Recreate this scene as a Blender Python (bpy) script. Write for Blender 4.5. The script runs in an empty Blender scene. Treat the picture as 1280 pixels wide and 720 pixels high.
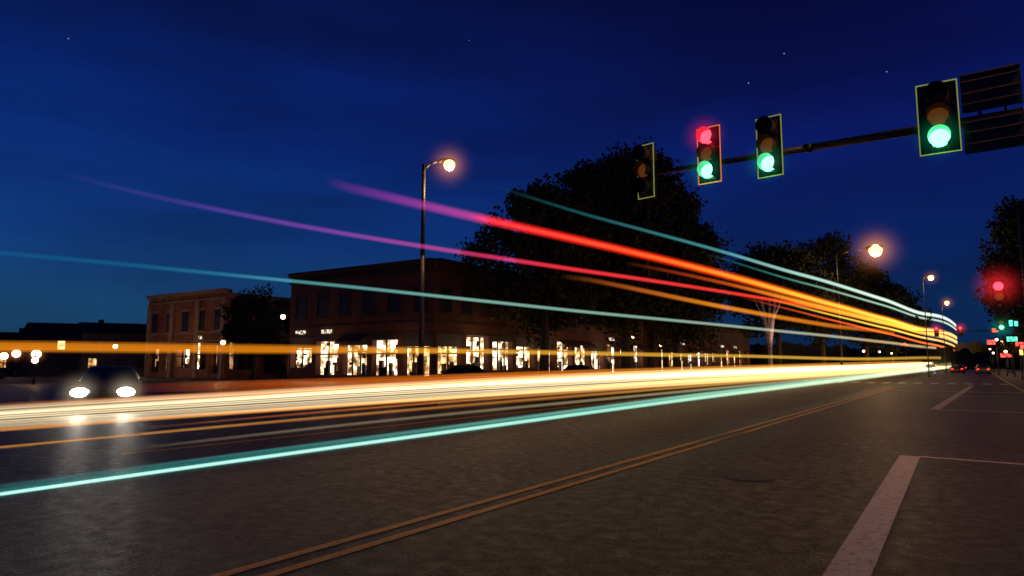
import bpy, bmesh, math, random
from mathutils import Vector, Matrix, noise as mnoise
random.seed(7)
S = bpy.context.scene
COL = S.collection
R = math.radians

# ------------------------------------------------------------------ materials
def new_mat(name):
    m = bpy.data.materials.new(name); m.use_nodes = True
    nt = m.node_tree; nt.nodes.clear()
    return m, nt, nt.nodes, nt.links

def surf(name, col, rough=0.7, var=0.35, scale=3.0, metal=0.0, bump=0.0, bscale=40, emis=None, es=0.0):
    m, nt, N, L = new_mat(name)
    out = N.new('ShaderNodeOutputMaterial'); b = N.new('ShaderNodeBsdfPrincipled')
    L.new(b.outputs[0], out.inputs[0])
    tc = N.new('ShaderNodeTexCoord')
    nz = N.new('ShaderNodeTexNoise'); nz.inputs['Scale'].default_value = scale; nz.inputs['Detail'].default_value = 6
    L.new(tc.outputs['Object'], nz.inputs['Vector'])
    rp = N.new('ShaderNodeValToRGB')
    rp.color_ramp.elements[0].position = 0.3; rp.color_ramp.elements[1].position = 0.7
    rp.color_ramp.elements[0].color = (*[c*(1-var) for c in col], 1)
    rp.color_ramp.elements[1].color = (*[min(1, c*(1+var)) for c in col], 1)
    L.new(nz.outputs['Fac'], rp.inputs[0]); L.new(rp.outputs[0], b.inputs['Base Color'])
    b.inputs['Roughness'].default_value = rough; b.inputs['Metallic'].default_value = metal
    if bump:
        n2 = N.new('ShaderNodeTexNoise'); n2.inputs['Scale'].default_value = bscale; n2.inputs['Detail'].default_value = 4
        L.new(tc.outputs['Object'], n2.inputs['Vector'])
        bp = N.new('ShaderNodeBump'); bp.inputs['Strength'].default_value = bump; bp.inputs['Distance'].default_value = 0.02
        L.new(n2.outputs['Fac'], bp.inputs['Height']); L.new(bp.outputs[0], b.inputs['Normal'])
    if emis:
        b.inputs['Emission Color'].default_value = (*emis, 1); b.inputs['Emission Strength'].default_value = es
        m.cycles.emission_sampling = 'NONE'
    return m

def emit(name, col, s, var=0.0, scale=2.0, thr=(0.35, 0.65), lo=0.15, sample=False):
    m, nt, N, L = new_mat(name)
    out = N.new('ShaderNodeOutputMaterial'); e = N.new('ShaderNodeEmission')
    e.inputs[0].default_value = (*col, 1); e.inputs[1].default_value = s
    L.new(e.outputs[0], out.inputs[0])
    if not sample: m.cycles.emission_sampling = 'NONE'
    if var:
        tc = N.new('ShaderNodeTexCoord'); nz = N.new('ShaderNodeTexNoise'); nz.inputs['Scale'].default_value = scale
        nz.inputs['Detail'].default_value = 5
        L.new(tc.outputs['Object'], nz.inputs['Vector'])
        mr = N.new('ShaderNodeMapRange'); mr.inputs[1].default_value = thr[0]; mr.inputs[2].default_value = thr[1]
        mr.inputs[3].default_value = s*lo; mr.inputs[4].default_value = s
        L.new(nz.outputs['Fac'], mr.inputs[0]); L.new(mr.outputs[0], e.inputs[1])
    return m

def interior(name, c_hot, c_warm, s, seed):
    """back wall of a lit shop: shelves, posters and lamps as a patchwork of bright and dark cells"""
    m, nt, N, L = new_mat(name)
    out = N.new('ShaderNodeOutputMaterial'); e = N.new('ShaderNodeEmission'); L.new(e.outputs[0], out.inputs[0])
    m.cycles.emission_sampling = 'NONE'
    tc = N.new('ShaderNodeTexCoord'); sp = N.new('ShaderNodeSeparateXYZ'); L.new(tc.outputs['Object'], sp.inputs[0])
    ad = N.new('ShaderNodeMath'); ad.operation = 'ADD'; L.new(sp.outputs[0], ad.inputs[0]); L.new(sp.outputs[1], ad.inputs[1])
    cb = N.new('ShaderNodeCombineXYZ'); L.new(ad.outputs[0], cb.inputs[0]); L.new(sp.outputs[2], cb.inputs[1]); cb.inputs[2].default_value = seed
    br = N.new('ShaderNodeTexBrick'); br.inputs['Scale'].default_value = 1.0; br.offset = .37; br.squash = 1.6; br.squash_frequency = 3
    br.inputs['Brick Width'].default_value = .8; br.inputs['Row Height'].default_value = .7; br.inputs['Mortar Size'].default_value = .04
    br.inputs['Color1'].default_value = (0, 0, 0, 1); br.inputs['Color2'].default_value = (1, 1, 1, 1); br.inputs['Mortar'].default_value = (0.1, 0.1, 0.1, 1)
    L.new(cb.outputs[0], br.inputs['Vector'])
    nz = N.new('ShaderNodeTexNoise'); nz.inputs['Scale'].default_value = 1.5; nz.inputs['Detail'].default_value = 5; L.new(cb.outputs[0], nz.inputs['Vector'])
    mr = N.new('ShaderNodeMapRange'); mr.inputs[1].default_value = .38; mr.inputs[2].default_value = .62; L.new(nz.outputs['Fac'], mr.inputs[0])
    rp = N.new('ShaderNodeValToRGB'); rp.color_ramp.elements[0].position = .12; rp.color_ramp.elements[1].position = .74
    rp.color_ramp.elements[0].color = (*[c*.05 for c in c_warm], 1); rp.color_ramp.elements[1].color = (*c_hot, 1)
    k = rp.color_ramp.elements.new(.40); k.color = (*[c*.35 for c in c_warm], 1)
    ml = N.new('ShaderNodeMath'); ml.operation = 'MULTIPLY'
    bw = N.new('ShaderNodeRGBToBW'); L.new(br.outputs['Color'], bw.inputs[0])
    m2 = N.new('ShaderNodeMath'); m2.operation = 'ADD'; L.new(bw.outputs[0], m2.inputs[0]); L.new(mr.outputs[0], m2.inputs[1])
    L.new(m2.outputs[0], ml.inputs[0]); ml.inputs[1].default_value = .55
    L.new(ml.outputs[0], rp.inputs[0]); L.new(rp.outputs[0], e.inputs[0]); e.inputs[1].default_value = s
    return m

def asphalt(name, base=0.045, tint=(1.0, 0.86, 0.74)):
    m, nt, N, L = new_mat(name)
    out = N.new('ShaderNodeOutputMaterial'); b = N.new('ShaderNodeBsdfPrincipled'); L.new(b.outputs[0], out.inputs[0])
    tc = N.new('ShaderNodeTexCoord')
    def nz(sc, det, vec=None):
        n = N.new('ShaderNodeTexNoise'); n.inputs['Scale'].default_value = sc; n.inputs['Detail'].default_value = det
        L.new(vec if vec else tc.outputs['Object'], n.inputs['Vector']); return n
    def mrg(src, a, b_, c, d):
        n = N.new('ShaderNodeMapRange'); n.inputs[1].default_value = a; n.inputs[2].default_value = b_; n.inputs[3].default_value = c; n.inputs[4].default_value = d
        L.new(src, n.inputs[0]); return n.outputs[0]
    def mul(a, b_):
        n = N.new('ShaderNodeMath'); n.operation = 'MULTIPLY'; L.new(a, n.inputs[0]); L.new(b_, n.inputs[1]); return n.outputs[0]
    mp = N.new('ShaderNodeMapping'); mp.inputs['Scale'].default_value = (1.0, 0.06, 1)
    L.new(tc.outputs['Object'], mp.inputs['Vector'])
    fine = nz(40, 10); patch = nz(0.35, 5); wheel = nz(0.9, 3, mp.outputs[0]); mid = nz(6, 6)
    vo = N.new('ShaderNodeTexVoronoi'); vo.inputs['Scale'].default_value = 55; L.new(tc.outputs['Object'], vo.inputs['Vector'])
    f = mul(mul(mul(mrg(fine.outputs['Fac'], .38, .68, .1, 3.4), mrg(patch.outputs['Fac'], .3, .7, .45, 1.4)), mrg(wheel.outputs['Fac'], .3, .7, .55, 1.4)), mrg(mid.outputs['Fac'], .3, .7, .55, 1.45))
    cv = N.new('ShaderNodeTexVoronoi'); cv.feature = 'DISTANCE_TO_EDGE'; cv.inputs['Scale'].default_value = 0.30
    wn = nz(1.3, 5); mx = N.new('ShaderNodeMix'); mx.data_type = 'VECTOR'; mx.inputs[0].default_value = .35
    L.new(tc.outputs['Object'], mx.inputs[4]); L.new(wn.outputs['Color'], mx.inputs[5]); L.new(mx.outputs[1], cv.inputs['Vector'])
    f = mul(f, mrg(cv.outputs['Distance'], 0, .006, .3, 1))
    vm = N.new('ShaderNodeVectorMath'); vm.operation = 'SCALE'; vm.inputs[0].default_value = tuple(base*t for t in tint)
    L.new(f, vm.inputs['Scale']); L.new(vm.outputs[0], b.inputs['Base Color'])
    L.new(mrg(mid.outputs['Fac'], .3, .7, .34, .56), b.inputs['Roughness'])
    b.inputs['Specular IOR Level'].default_value = .17
    bp = N.new('ShaderNodeBump'); bp.inputs['Strength'].default_value = .9; bp.inputs['Distance'].default_value = .016
    L.new(vo.outputs['Distance'], bp.inputs['Height']); L.new(bp.outputs[0], b.inputs['Normal'])
    return m

def paint(name, col, wear=0.42):
    m, nt, N, L = new_mat(name)
    out = N.new('ShaderNodeOutputMaterial'); b = N.new('ShaderNodeBsdfPrincipled'); L.new(b.outputs[0], out.inputs[0])
    tc = N.new('ShaderNodeTexCoord')
    n = N.new('ShaderNodeTexNoise'); n.inputs['Scale'].default_value = 14; n.inputs['Detail'].default_value = 10; n.inputs['Roughness'].default_value = .8
    L.new(tc.outputs['Object'], n.inputs['Vector'])
    rp = N.new('ShaderNodeValToRGB'); rp.color_ramp.elements[0].position = wear-.06; rp.color_ramp.elements[1].position = wear+.14
    rp.color_ramp.elements[0].color = (.05, .04, .03, 1); rp.color_ramp.elements[1].color = (*col, 1)
    L.new(n.outputs['Fac'], rp.inputs[0]); L.new(rp.outputs[0], b.inputs['Base Color'])
    b.inputs['Roughness'].default_value = .6
    return m

def brick(name, c1, c2, mortar, sc=1.0):
    m, nt, N, L = new_mat(name)
    out = N.new('ShaderNodeOutputMaterial'); b = N.new('ShaderNodeBsdfPrincipled'); L.new(b.outputs[0], out.inputs[0])
    tc = N.new('ShaderNodeTexCoord'); sp = N.new('ShaderNodeSeparateXYZ'); cb = N.new('ShaderNodeCombineXYZ')
    L.new(tc.outputs['Object'], sp.inputs[0])
    ad = N.new('ShaderNodeMath'); ad.operation = 'ADD'; L.new(sp.outputs[0], ad.inputs[0]); L.new(sp.outputs[1], ad.inputs[1])
    L.new(ad.outputs[0], cb.inputs[0]); L.new(sp.outputs[2], cb.inputs[1])
    br = N.new('ShaderNodeTexBrick'); br.inputs['Scale'].default_value = 3.2*sc
    br.inputs['Color1'].default_value = (*c1, 1); br.inputs['Color2'].default_value = (*c2, 1); br.inputs['Mortar'].default_value = (*mortar, 1)
    L.new(cb.outputs[0], br.inputs['Vector'])
    nz = N.new('ShaderNodeTexNoise'); nz.inputs['Scale'].default_value = .5; nz.inputs['Detail'].default_value = 6; L.new(tc.outputs['Object'], nz.inputs['Vector'])
    mr = N.new('ShaderNodeMapRange'); mr.inputs[1].default_value = .3; mr.inputs[2].default_value = .7; mr.inputs[3].default_value = .55; mr.inputs[4].default_value = 1.25
    L.new(nz.outputs['Fac'], mr.inputs[0])
    vm = N.new('ShaderNodeVectorMath'); vm.operation = 'SCALE'; L.new(br.outputs['Color'], vm.inputs[0]); L.new(mr.outputs[0], vm.inputs['Scale'])
    L.new(vm.outputs[0], b.inputs['Base Color']); b.inputs['Roughness'].default_value = .85
    return m

def trail_mat(name, streak=0.0, freq=8.0, power=1.0, sample=False):
    """additive light trail: colour*strength stored on the mesh, soft across its height"""
    m, nt, N, L = new_mat(name)
    out = N.new('ShaderNodeOutputMaterial'); add = N.new('ShaderNodeAddShader'); tr = N.new('ShaderNodeBsdfTransparent'); e = N.new('ShaderNodeEmission')
    L.new(tr.outputs[0], add.inputs[0]); L.new(e.outputs[0], add.inputs[1]); L.new(add.outputs[0], out.inputs[0])
    if not sample: m.cycles.emission_sampling = 'NONE'
    at = N.new('ShaderNodeAttribute'); at.attribute_name = 'glow'; L.new(at.outputs['Color'], e.inputs[0])
    uv = N.new('ShaderNodeUVMap'); uv.uv_map = 'uv'; sp = N.new('ShaderNodeSeparateXYZ'); L.new(uv.outputs[0], sp.inputs[0])
    def M(op, a, b=None):
        n = N.new('ShaderNodeMath'); n.operation = op
        for i, v in enumerate((a, b)):
            if v is None: continue
            if isinstance(v, (int, float)): n.inputs[i].default_value = v
            else: L.new(v, n.inputs[i])
        return n.outputs[0]
    d = M('ABSOLUTE', M('SUBTRACT', M('MULTIPLY', sp.outputs[1], 2.0), 1.0))
    pr = M('POWER', M('MAXIMUM', M('SUBTRACT', 1.0, M('MULTIPLY', d, d)), 0.0), power)
    if streak:
        cb = N.new('ShaderNodeCombineXYZ'); L.new(M('MULTIPLY', sp.outputs[0], 0.004), cb.inputs[0]); L.new(M('MULTIPLY', sp.outputs[1], freq), cb.inputs[1])
        nz = N.new('ShaderNodeTexNoise'); nz.inputs['Scale'].default_value = 1.0; nz.inputs['Detail'].default_value = 4; L.new(cb.outputs[0], nz.inputs['Vector'])
        mr = N.new('ShaderNodeMapRange'); mr.inputs[1].default_value = .38; mr.inputs[2].default_value = .62; mr.inputs[3].default_value = 1-streak; mr.inputs[4].default_value = 1.0
        L.new(nz.outputs['Fac'], mr.inputs[0]); pr = M('MULTIPLY', pr, mr.outputs[0])
    L.new(pr, e.inputs[1])
    return m

def halo_mat(name, col, s, p=3.0):
    """added glow halo standing in for lamp glare: volume emission falling off with distance from the lamp"""
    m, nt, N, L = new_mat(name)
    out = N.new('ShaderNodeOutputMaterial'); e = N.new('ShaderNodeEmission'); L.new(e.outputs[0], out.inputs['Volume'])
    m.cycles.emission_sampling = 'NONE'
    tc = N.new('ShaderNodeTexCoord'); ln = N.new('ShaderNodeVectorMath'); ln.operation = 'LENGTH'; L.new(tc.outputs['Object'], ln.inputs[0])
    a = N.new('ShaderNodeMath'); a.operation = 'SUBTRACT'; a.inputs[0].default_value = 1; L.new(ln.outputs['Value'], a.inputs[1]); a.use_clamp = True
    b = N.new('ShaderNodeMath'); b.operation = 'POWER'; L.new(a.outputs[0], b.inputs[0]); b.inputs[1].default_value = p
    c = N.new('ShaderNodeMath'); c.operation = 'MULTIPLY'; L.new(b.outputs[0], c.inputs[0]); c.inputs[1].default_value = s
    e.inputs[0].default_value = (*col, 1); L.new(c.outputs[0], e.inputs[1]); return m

# ------------------------------------------------------------------ helpers
def empty(name, loc=(0, 0, 0), rz=0):
    o = bpy.data.objects.new(name, None); COL.objects.link(o); o.location = loc; o.rotation_euler = (0, 0, rz); return o

def obj(name, me, mat=None, parent=None, loc=(0, 0, 0), rot=(0, 0, 0)):
    o = bpy.data.objects.new(name, me); COL.objects.link(o)
    if mat:
        for mm in (mat if isinstance(mat, (list, tuple)) else [mat]): me.materials.append(mm)
    o.location = loc; o.rotation_euler = rot
    if parent: o.parent = parent
    return o

def boxes(name, lst, mat, parent=None, bevel=0.0):
    """lst of (x0,x1,y0,y1,z0,z1)"""
    bm = bmesh.new()
    for (x0, x1, y0, y1, z0, z1) in lst:
        mtx = Matrix.Translation(((x0+x1)/2, (y0+y1)/2, (z0+z1)/2)) @ Matrix.Diagonal((x1-x0, y1-y0, z1-z0, 1))
        bmesh.ops.create_cube(bm, size=1, matrix=mtx)
    if bevel: bmesh.ops.bevel(bm, geom=bm.edges[:], offset=bevel, segments=2, affect='EDGES')
    me = bpy.data.meshes.new(name); bm.to_mesh(me); bm.free()
    return obj(name, me, mat, parent)

def tube_bm(bm, p0, p1, r0, r1, seg=10, caps=True):
    p0, p1 = Vector(p0), Vector(p1); d = p1-p0
    q = d.to_track_quat('Z', 'Y').to_matrix()
    a, b = [], []
    for i in range(seg):
        t = 2*math.pi*i/seg; v = Vector((math.cos(t), math.sin(t), 0))
        a.append(bm.verts.new(p0+q@(v*r0))); b.append(bm.verts.new(p1+q@(v*r1)))
    for i in range(seg):
        j = (i+1) % seg; f = bm.faces.new((a[i], a[j], b[j], b[i])); f.smooth = True
    if caps:
        bm.faces.new(a[::-1]); bm.faces.new(b)

def tubes(name, lst, mat, parent=None, seg=10):
    bm = bmesh.new()
    for (p0, p1, r0, r1) in lst: tube_bm(bm, p0, p1, r0, r1, seg)
    me = bpy.data.meshes.new(name); bm.to_mesh(me); bm.free()
    return obj(name, me, mat, parent)

def sheet(name, x0, x1, y0, y1, z, mat):
    me = bpy.data.meshes.new(name); me.from_pydata([(x0, y0, z), (x1, y0, z), (x1, y1, z), (x0, y1, z)], [], [(0, 1, 2, 3)])
    return obj(name, me, mat)

def sphere(name, c, r, mat, parent=None, sc=(1, 1, 1)):
    bm = bmesh.new(); bmesh.ops.create_uvsphere(bm, u_segments=20, v_segments=12, radius=r)
    for f in bm.faces: f.smooth = True
    for v in bm.verts: v.co = Vector((v.co.x*sc[0]+c[0], v.co.y*sc[1]+c[1], v.co.z*sc[2]+c[2]))
    me = bpy.data.meshes.new(name); bm.to_mesh(me); bm.free(); return obj(name, me, mat, parent)

def glow_halo(c, r, mat, parent):  # added ball of emission that imitates the glare around a lamp
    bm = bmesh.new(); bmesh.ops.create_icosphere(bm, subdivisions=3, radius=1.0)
    me = bpy.data.meshes.new('lamp_halo'); bm.to_mesh(me); bm.free(); o = obj('lamp_halo', me, mat, parent, loc=c); o.scale = (r, r, r); return o

def light(name, typ, loc, power, col, rad=.15, parent=None, rot=None, spot=None):
    l = bpy.data.lights.new(name, typ); l.energy = power; l.color = col
    if typ != 'SUN': l.shadow_soft_size = rad
    if typ == 'SPOT' and spot: l.spot_size = R(spot); l.spot_blend = .8
    o = bpy.data.objects.new(name, l); COL.objects.link(o); o.location = loc
    if rot: o.rotation_euler = rot
    if parent: o.parent = parent
    return o

# ------------------------------------------------------------------ camera
cam = bpy.data.cameras.new('camera'); co = bpy.data.objects.new('camera', cam); COL.objects.link(co)
co.location = (0, 0, 1.5); co.rotation_euler = (R(96.36), 0, R(34)); cam.lens = 24; cam.sensor_width = 36; cam.clip_end = 5000
S.camera = co
S.view_settings.view_transform = 'Standard'; S.view_settings.look = 'None'; S.view_settings.exposure = 0

# ------------------------------------------------------------------ sky
w = bpy.data.worlds.new('World'); S.world = w; w.use_nodes = True
N = w.node_tree.nodes; L = w.node_tree.links; N.clear()
wo = N.new('ShaderNodeOutputWorld'); bg = N.new('ShaderNodeBackground'); bg2 = N.new('ShaderNodeBackground'); ad = N.new('ShaderNodeAddShader')
sky = N.new('ShaderNodeTexSky'); sky.sky_type = 'NISHITA'; sky.sun_disc = False; sky.sun_elevation = R(-4); sky.sun_rotation = R(-75)
L.new(sky.outputs[0], bg2.inputs[0]); bg2.inputs[1].default_value = 0.03
tc = N.new('ShaderNodeTexCoord'); sp = N.new('ShaderNodeSeparateXYZ'); L.new(tc.outputs['Generated'], sp.inputs[0])
rp = N.new('ShaderNodeValToRGB'); cr = rp.color_ramp
stops = [(0.0, (.0010, .030, .078)), (.08, (.0010, .034, .125)), (.18, (.0010, .025, .165)), (.30, (.0012, .015, .155)), (.43, (.0010, .0075, .092)), (.56, (.0006, .0036, .040)), (1, (.0005, .0018, .016))]
cr.elements[0].position = 0; cr.elements[0].color = (*stops[0][1], 1); cr.elements[1].position = 1; cr.elements[1].color = (*stops[-1][1], 1)
for p, c in stops[1:-1]:
    e = cr.elements.new(p); e.color = (*c, 1)
L.new(sp.outputs[2], rp.inputs[0])
mp = N.new('ShaderNodeMapping'); mp.inputs['Scale'].default_value = (1.4, 1.4, 7); mp.inputs['Rotation'].default_value = (.16, -.22, .3); L.new(tc.outputs['Generated'], mp.inputs[0])
nz = N.new('ShaderNodeTexNoise'); nz.inputs['Scale'].default_value = 1.5; nz.inputs['Detail'].default_value = 5; nz.inputs['Roughness'].default_value = .5; L.new(mp.outputs[0], nz.inputs['Vector'])
mr = N.new('ShaderNodeMapRange'); mr.inputs[1].default_value = .35; mr.inputs[2].default_value = .7; mr.inputs[3].default_value = .80; mr.inputs[4].default_value = 1.4; L.new(nz.outputs['Fac'], mr.inputs[0])
vm = N.new('ShaderNodeVectorMath'); vm.operation = 'SCALE'; L.new(rp.outputs[0], vm.inputs[0]); L.new(mr.outputs[0], vm.inputs['Scale'])
mrx = N.new('ShaderNodeMapRange'); mrx.inputs[1].default_value = -.2; mrx.inputs[2].default_value = -.95; L.new(sp.outputs[0], mrx.inputs[0])
mxc = N.new('ShaderNodeMix'); mxc.data_type = 'RGBA'; mxc.inputs[6].default_value = (1.7, .50, .62, 1); mxc.inputs[7].default_value = (.8, 1.2, .98, 1); L.new(mrx.outputs[0], mxc.inputs[0])
vm2 = N.new('ShaderNodeVectorMath'); vm2.operation = 'MULTIPLY'; L.new(vm.outputs[0], vm2.inputs[0]); L.new(mxc.outputs[2], vm2.inputs[1])
L.new(vm2.outputs[0], bg.inputs[0]); bg.inputs[1].default_value = 1.0
L.new(bg.outputs[0], ad.inputs[0]); L.new(bg2.outputs[0], ad.inputs[1]); L.new(ad.outputs[0], wo.inputs[0])
sun = light('moonlight', 'SUN', (0, 0, 50), 0.006, (.7, .8, 1), rot=(R(50), 0, R(60))); sun.data.angle = R(.5)

# ------------------------------------------------------------------ common materials
M_asph = asphalt('asphalt', .020); M_asph2 = asphalt('asphalt_lot', .018)
M_dirt = surf('dark_ground', (.03, .026, .022), .9, .4, .4)
M_conc = surf('concrete', (.20, .17, .14), .85, .25, 1.2, bump=.3, bscale=60)
M_yel = paint('yellow_paint', (.95, .43, .04), .33); M_wht = paint('white_paint', (.88, .72, .60), .36)
M_steel = surf('galvanised_steel', (.06, .052, .046), .5, .2, 6, metal=.3)
M_dark = surf('dark_metal', (.022, .022, .022), .5, .3, 8)
M_black = surf('black_signal', (.015, .015, .014), .45, .3, 10)
M_brickd = brick('brick_dark', (.20, .055, .03), (.12, .038, .024), (.12, .085, .06))
M_brickw = brick('brick_warm', (.40, .14, .05), (.30, .10, .04), (.28, .18, .11))
M_stone = surf('stone_trim', (.40, .27, .16), .8, .25, 2)
M_glassd = surf('dark_glass', (.01, .01, .012), .5, .2, 2); M_cglass = surf('car_glass', (.01, .01, .012), .2, .2, 2)
M_frame = surf('window_frame', (.05, .04, .035), .6, .3, 5)
M_roof = surf('roofing', (.022, .02, .02), .95, .3, 1)
M_bark = surf('bark', (.08, .055, .038), .9, .4, 5, bump=.6, bscale=12)
M_leaf = surf('leaves', (.04, .042, .016), .9, .6, .9)
M_leaf2 = surf('leaves_dark', (.03, .038, .016), .9, .6, .7)
M_tire = surf('tire', (.02, .02, .02), .85, .2, 8)

# ------------------------------------------------------------------ ground
sheet('ground', -1500, 1500, -300, 2500, 0, M_dirt)
sheet('road', -16, 5, -60, 700, .004, M_asph)
sheet('cross_street_pavement', -220, -16, -2, 19, .004, M_asph2)
sheet('parking_lot_pavement', -60, -19, 19, 40, .005, M_asph2)
sheet('parking_lot_pavement', -31, -19, 40, 60, .005, M_asph2)
boxes('sidewalk', [(-19, -16.02, 19.02, 56, 0, .13)], M_conc, bevel=.02)
boxes('sidewalk', [(-16, -12.02, 62, 500, 0, .14)], M_conc, bevel=.02)
boxes('sidewalk', [(-34.98, -31, 37, 120, 0, .14), ], M_conc, bevel=.02)
boxes('sidewalk', [(2.0, 6.5, 40, 500, 0, .13)], M_conc, bevel=.02)

def strip(bm, p, q, wd, z=.0085):
    p, q = Vector((*p, z)), Vector((*q, z)); d = (q-p).normalized(); n = Vector((-d.y, d.x, 0))*wd/2
    bm.faces.new([bm.verts.new(v) for v in (p-n, q-n, q+n, p+n)])
def marks(name, lst, mat, z=.0085):
    bm = bmesh.new()
    for a, b, wd in lst: strip(bm, a, b, wd, z)
    me = bpy.data.meshes.new(name); bm.to_mesh(me); bm.free(); obj(name, me, mat)
marks('double_yellow_line', [((-4.52, -5), (-4.68, 52), .105), ((-4.24, -5), (-4.40, 52), .105)], M_yel)
marks('yellow_lane_line', [((-14.8, 2), (-14.8, 120), .12)], M_yel)
marks('yellow_lane_line', [((-11.9, 6), (-11.9, 60), .10)], M_yel)
marks('white_lane_line', [((-.78, 1.5), (-.98, 13.1), .29)], M_wht)
marks('white_lane_line', [((-.83, 13.1), (6, 12.4), .12)], M_wht)
marks('white_parking_line', [((-1.2, 26.8), (-.3, 57), .28)], M_wht)
marks('white_parking_line', [((-1.05, 26.8), (4, 26.3), .16)], M_wht)
marks('stop_line', [((-3.9, 45), (2.0, 44.6), .5), ((-3.2, 39.2), (2.0, 38.8), .25)], M_wht)
marks('crosswalk', [((x, 61), (x, 64.5), .5) for x in [-11.5+1.1*i for i in range(13)]], M_wht)
bm = bmesh.new(); bmesh.ops.create_circle(bm, cap_ends=True, segments=32, radius=.33, matrix=Matrix.Translation((-2.6, 9.5, .0088)))
me = bpy.data.meshes.new('manhole_cover'); bm.to_mesh(me); bm.free(); obj('manhole_cover', me, surf('cast_iron', (.03, .028, .026), .5, .5, 18, metal=.5, bump=.8, bscale=30))

# ------------------------------------------------------------------ light trails
T_soft = trail_mat('trail_soft', 0, 8, 1.6)
T_core = trail_mat('trail_core', 0, 8, .8)
T_streak = trail_mat('trail_streaks', .88, 15, .6, sample=True)
T_fine = trail_mat('trail_fine', .6, 5, 1.2)
def interp(pts, y):
    for a, b in zip(pts, pts[1:]):
        if y <= b[0] or b is pts[-1]:
            t = max(0, min(1, (y-a[0])/(b[0]-a[0]))); return [a[i]+(b[i]-a[i])*t for i in range(1, len(a))]
def smoothz(pts, y):
    ly = math.log(y); P = [(math.log(p[0]), p[1]) for p in pts]
    i = 0
    while i < len(P)-2 and ly > P[i+1][0]: i += 1
    p1, p2 = P[i], P[i+1]; p0 = P[i-1] if i > 0 else (2*p1[0]-p2[0], 2*p1[1]-p2[1]); p3 = P[i+2] if i+2 < len(P) else (2*p2[0]-p1[0], 2*p2[1]-p1[1])
    t = (ly-p1[0])/(p2[0]-p1[0]); m1 = (p2[1]-p0[1])/(p2[0]-p0[0])*(p2[0]-p1[0]); m2 = (p3[1]-p1[1])/(p3[0]-p1[0])*(p2[0]-p1[0])
    return (2*t**3-3*t*t+1)*p1[1]+(t**3-2*t*t+t)*m1+(-2*t**3+3*t*t)*p2[1]+(t**3-t*t)*m2
def trail(name, X, path, cols, px, mat, dz=0.0, gain=1.0):
    """path: (Y/|X|, (z-1.5)/|X|); cols: (Y/|X|, r,g,b) emitted; ribbon stands vertically above the lane at X.
    its height grows with distance to hold a set width in the camera view"""
    A = abs(X); y0, y1 = path[0][0], path[-1][0]; n = 110
    vs, fs, uvs, cl = [], [], [], []
    for i in range(n+1):
        yr = y0*(y1/y0)**(i/n); z = 1.5+A*smoothz(path, yr); c = [v*gain for v in interp(cols, yr)]; p = interp(px, yr)[0]
        u = (.00066*A+.00097*yr*A); hw = .5*p*u; z += dz*u
        for k, s in ((0, -1), (1, 1)):
            vs.append((X, yr*A, max(.03, z+s*hw))); uvs.append((yr*A, k)); cl.append(c)
    for i in range(n):
        a = 2*i; fs.append((a, a+2, a+3, a+1))
    me = bpy.data.meshes.new(name); me.from_pydata(vs, [], fs)
    u = me.uv_layers.new(name='uv')
    for l in me.loops: u.data[l.index].uv = uvs[l.vertex_index]
    ca = me.color_attributes.new('glow', 'FLOAT_COLOR', 'POINT')
    for i, c in enumerate(cl): ca.data[i].color = (*c, 1)
    return obj(name, me, mat)

# 1 long purple->red
trail('light_trail', -9, [(.40, .255), (.483, .250), (.674, .248), (.94, .253), (1.339, .268), (2.0, .296), (3.31, .351), (5.24, .421), (10.75, .568), (20.8, .794), (60, 1.6)],
      [(.40, .0, .0, .0), (.55, .03, .008, .08), (.70, .10, .02, .18), (.94, .22, .03, .20), (1.3, .50, .03, .12), (1.7, .9, .03, .05), (5, 1.0, .05, .01), (15, 1.3, .25, .02), (60, 1.6, .5, .1)],
      [(.4, 9), (1.3, 8), (3, 6), (10, 5), (60, 4)], T_soft)
# 2 thick red->orange : a wide soft body and a sharper core
P2 = [(.85, .345), (.94, .346), (1.339, .361), (2.0, .390), (3.31, .437), (5.24, .485), (7.11, .532), (10.75, .624), (20.8, .879), (60, 1.9)]
trail('light_trail', -6.5, P2, [(.85, 0, 0, 0), (1.0, .14, .01, .14), (1.30, .45, .03, .16), (1.38, 1.0, .02, .02), (2.6, 1.1, .03, .005), (4, 1.1, .12, .005), (8, .9, .22, .01), (60, 1.2, .5, .1)],
      [(.85, 17), (2, 14), (4, 13), (10, 10), (60, 6)], T_soft)
trail('light_trail', -6.52, P2, [(1.3, 0, 0, 0), (1.42, .6, .03, .02), (2.2, 1.0, .08, .02), (3, 1.1, .22, .01), (5, 1.3, .50, .04), (12, 1.6, .8, .1), (60, 2, 1, .3)],
      [(.9, 5), (2, 6), (4, 6), (10, 5), (60, 3)], T_core)
# 2b orange/yellow companions
P2b = [(2.2, .355), (3.31, .395), (5.24, .440), (7.11, .483), (10.75, .57), (20.8, .80), (60, 1.55)]
trail('light_trail', -7.4, P2b, [(2.2, 0, 0, 0), (3.3, .5, .05, .005), (5, 1.1, .35, .02), (10, 1.4, .7, .06), (60, 1.8, .8, .12)], [(2.6, 6), (6, 8), (60, 5)], T_soft)
trail('light_trail', -7.5, P2b, [(4.2, 0, 0, 0), (6, .9, .6, .05), (12, 1.5, .9, .15), (60, 1.8, .8, .12)], [(2.6, 3), (60, 3)], T_core, dz=-6.5)
trail('light_trail', -7.6, P2b, [(3.6, 0, 0, 0), (6, .9, .08, .02), (12, 1.3, .2, .03), (60, 1.6, .4, .1)], [(2.6, 3), (60, 3)], T_core, dz=-13)
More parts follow.
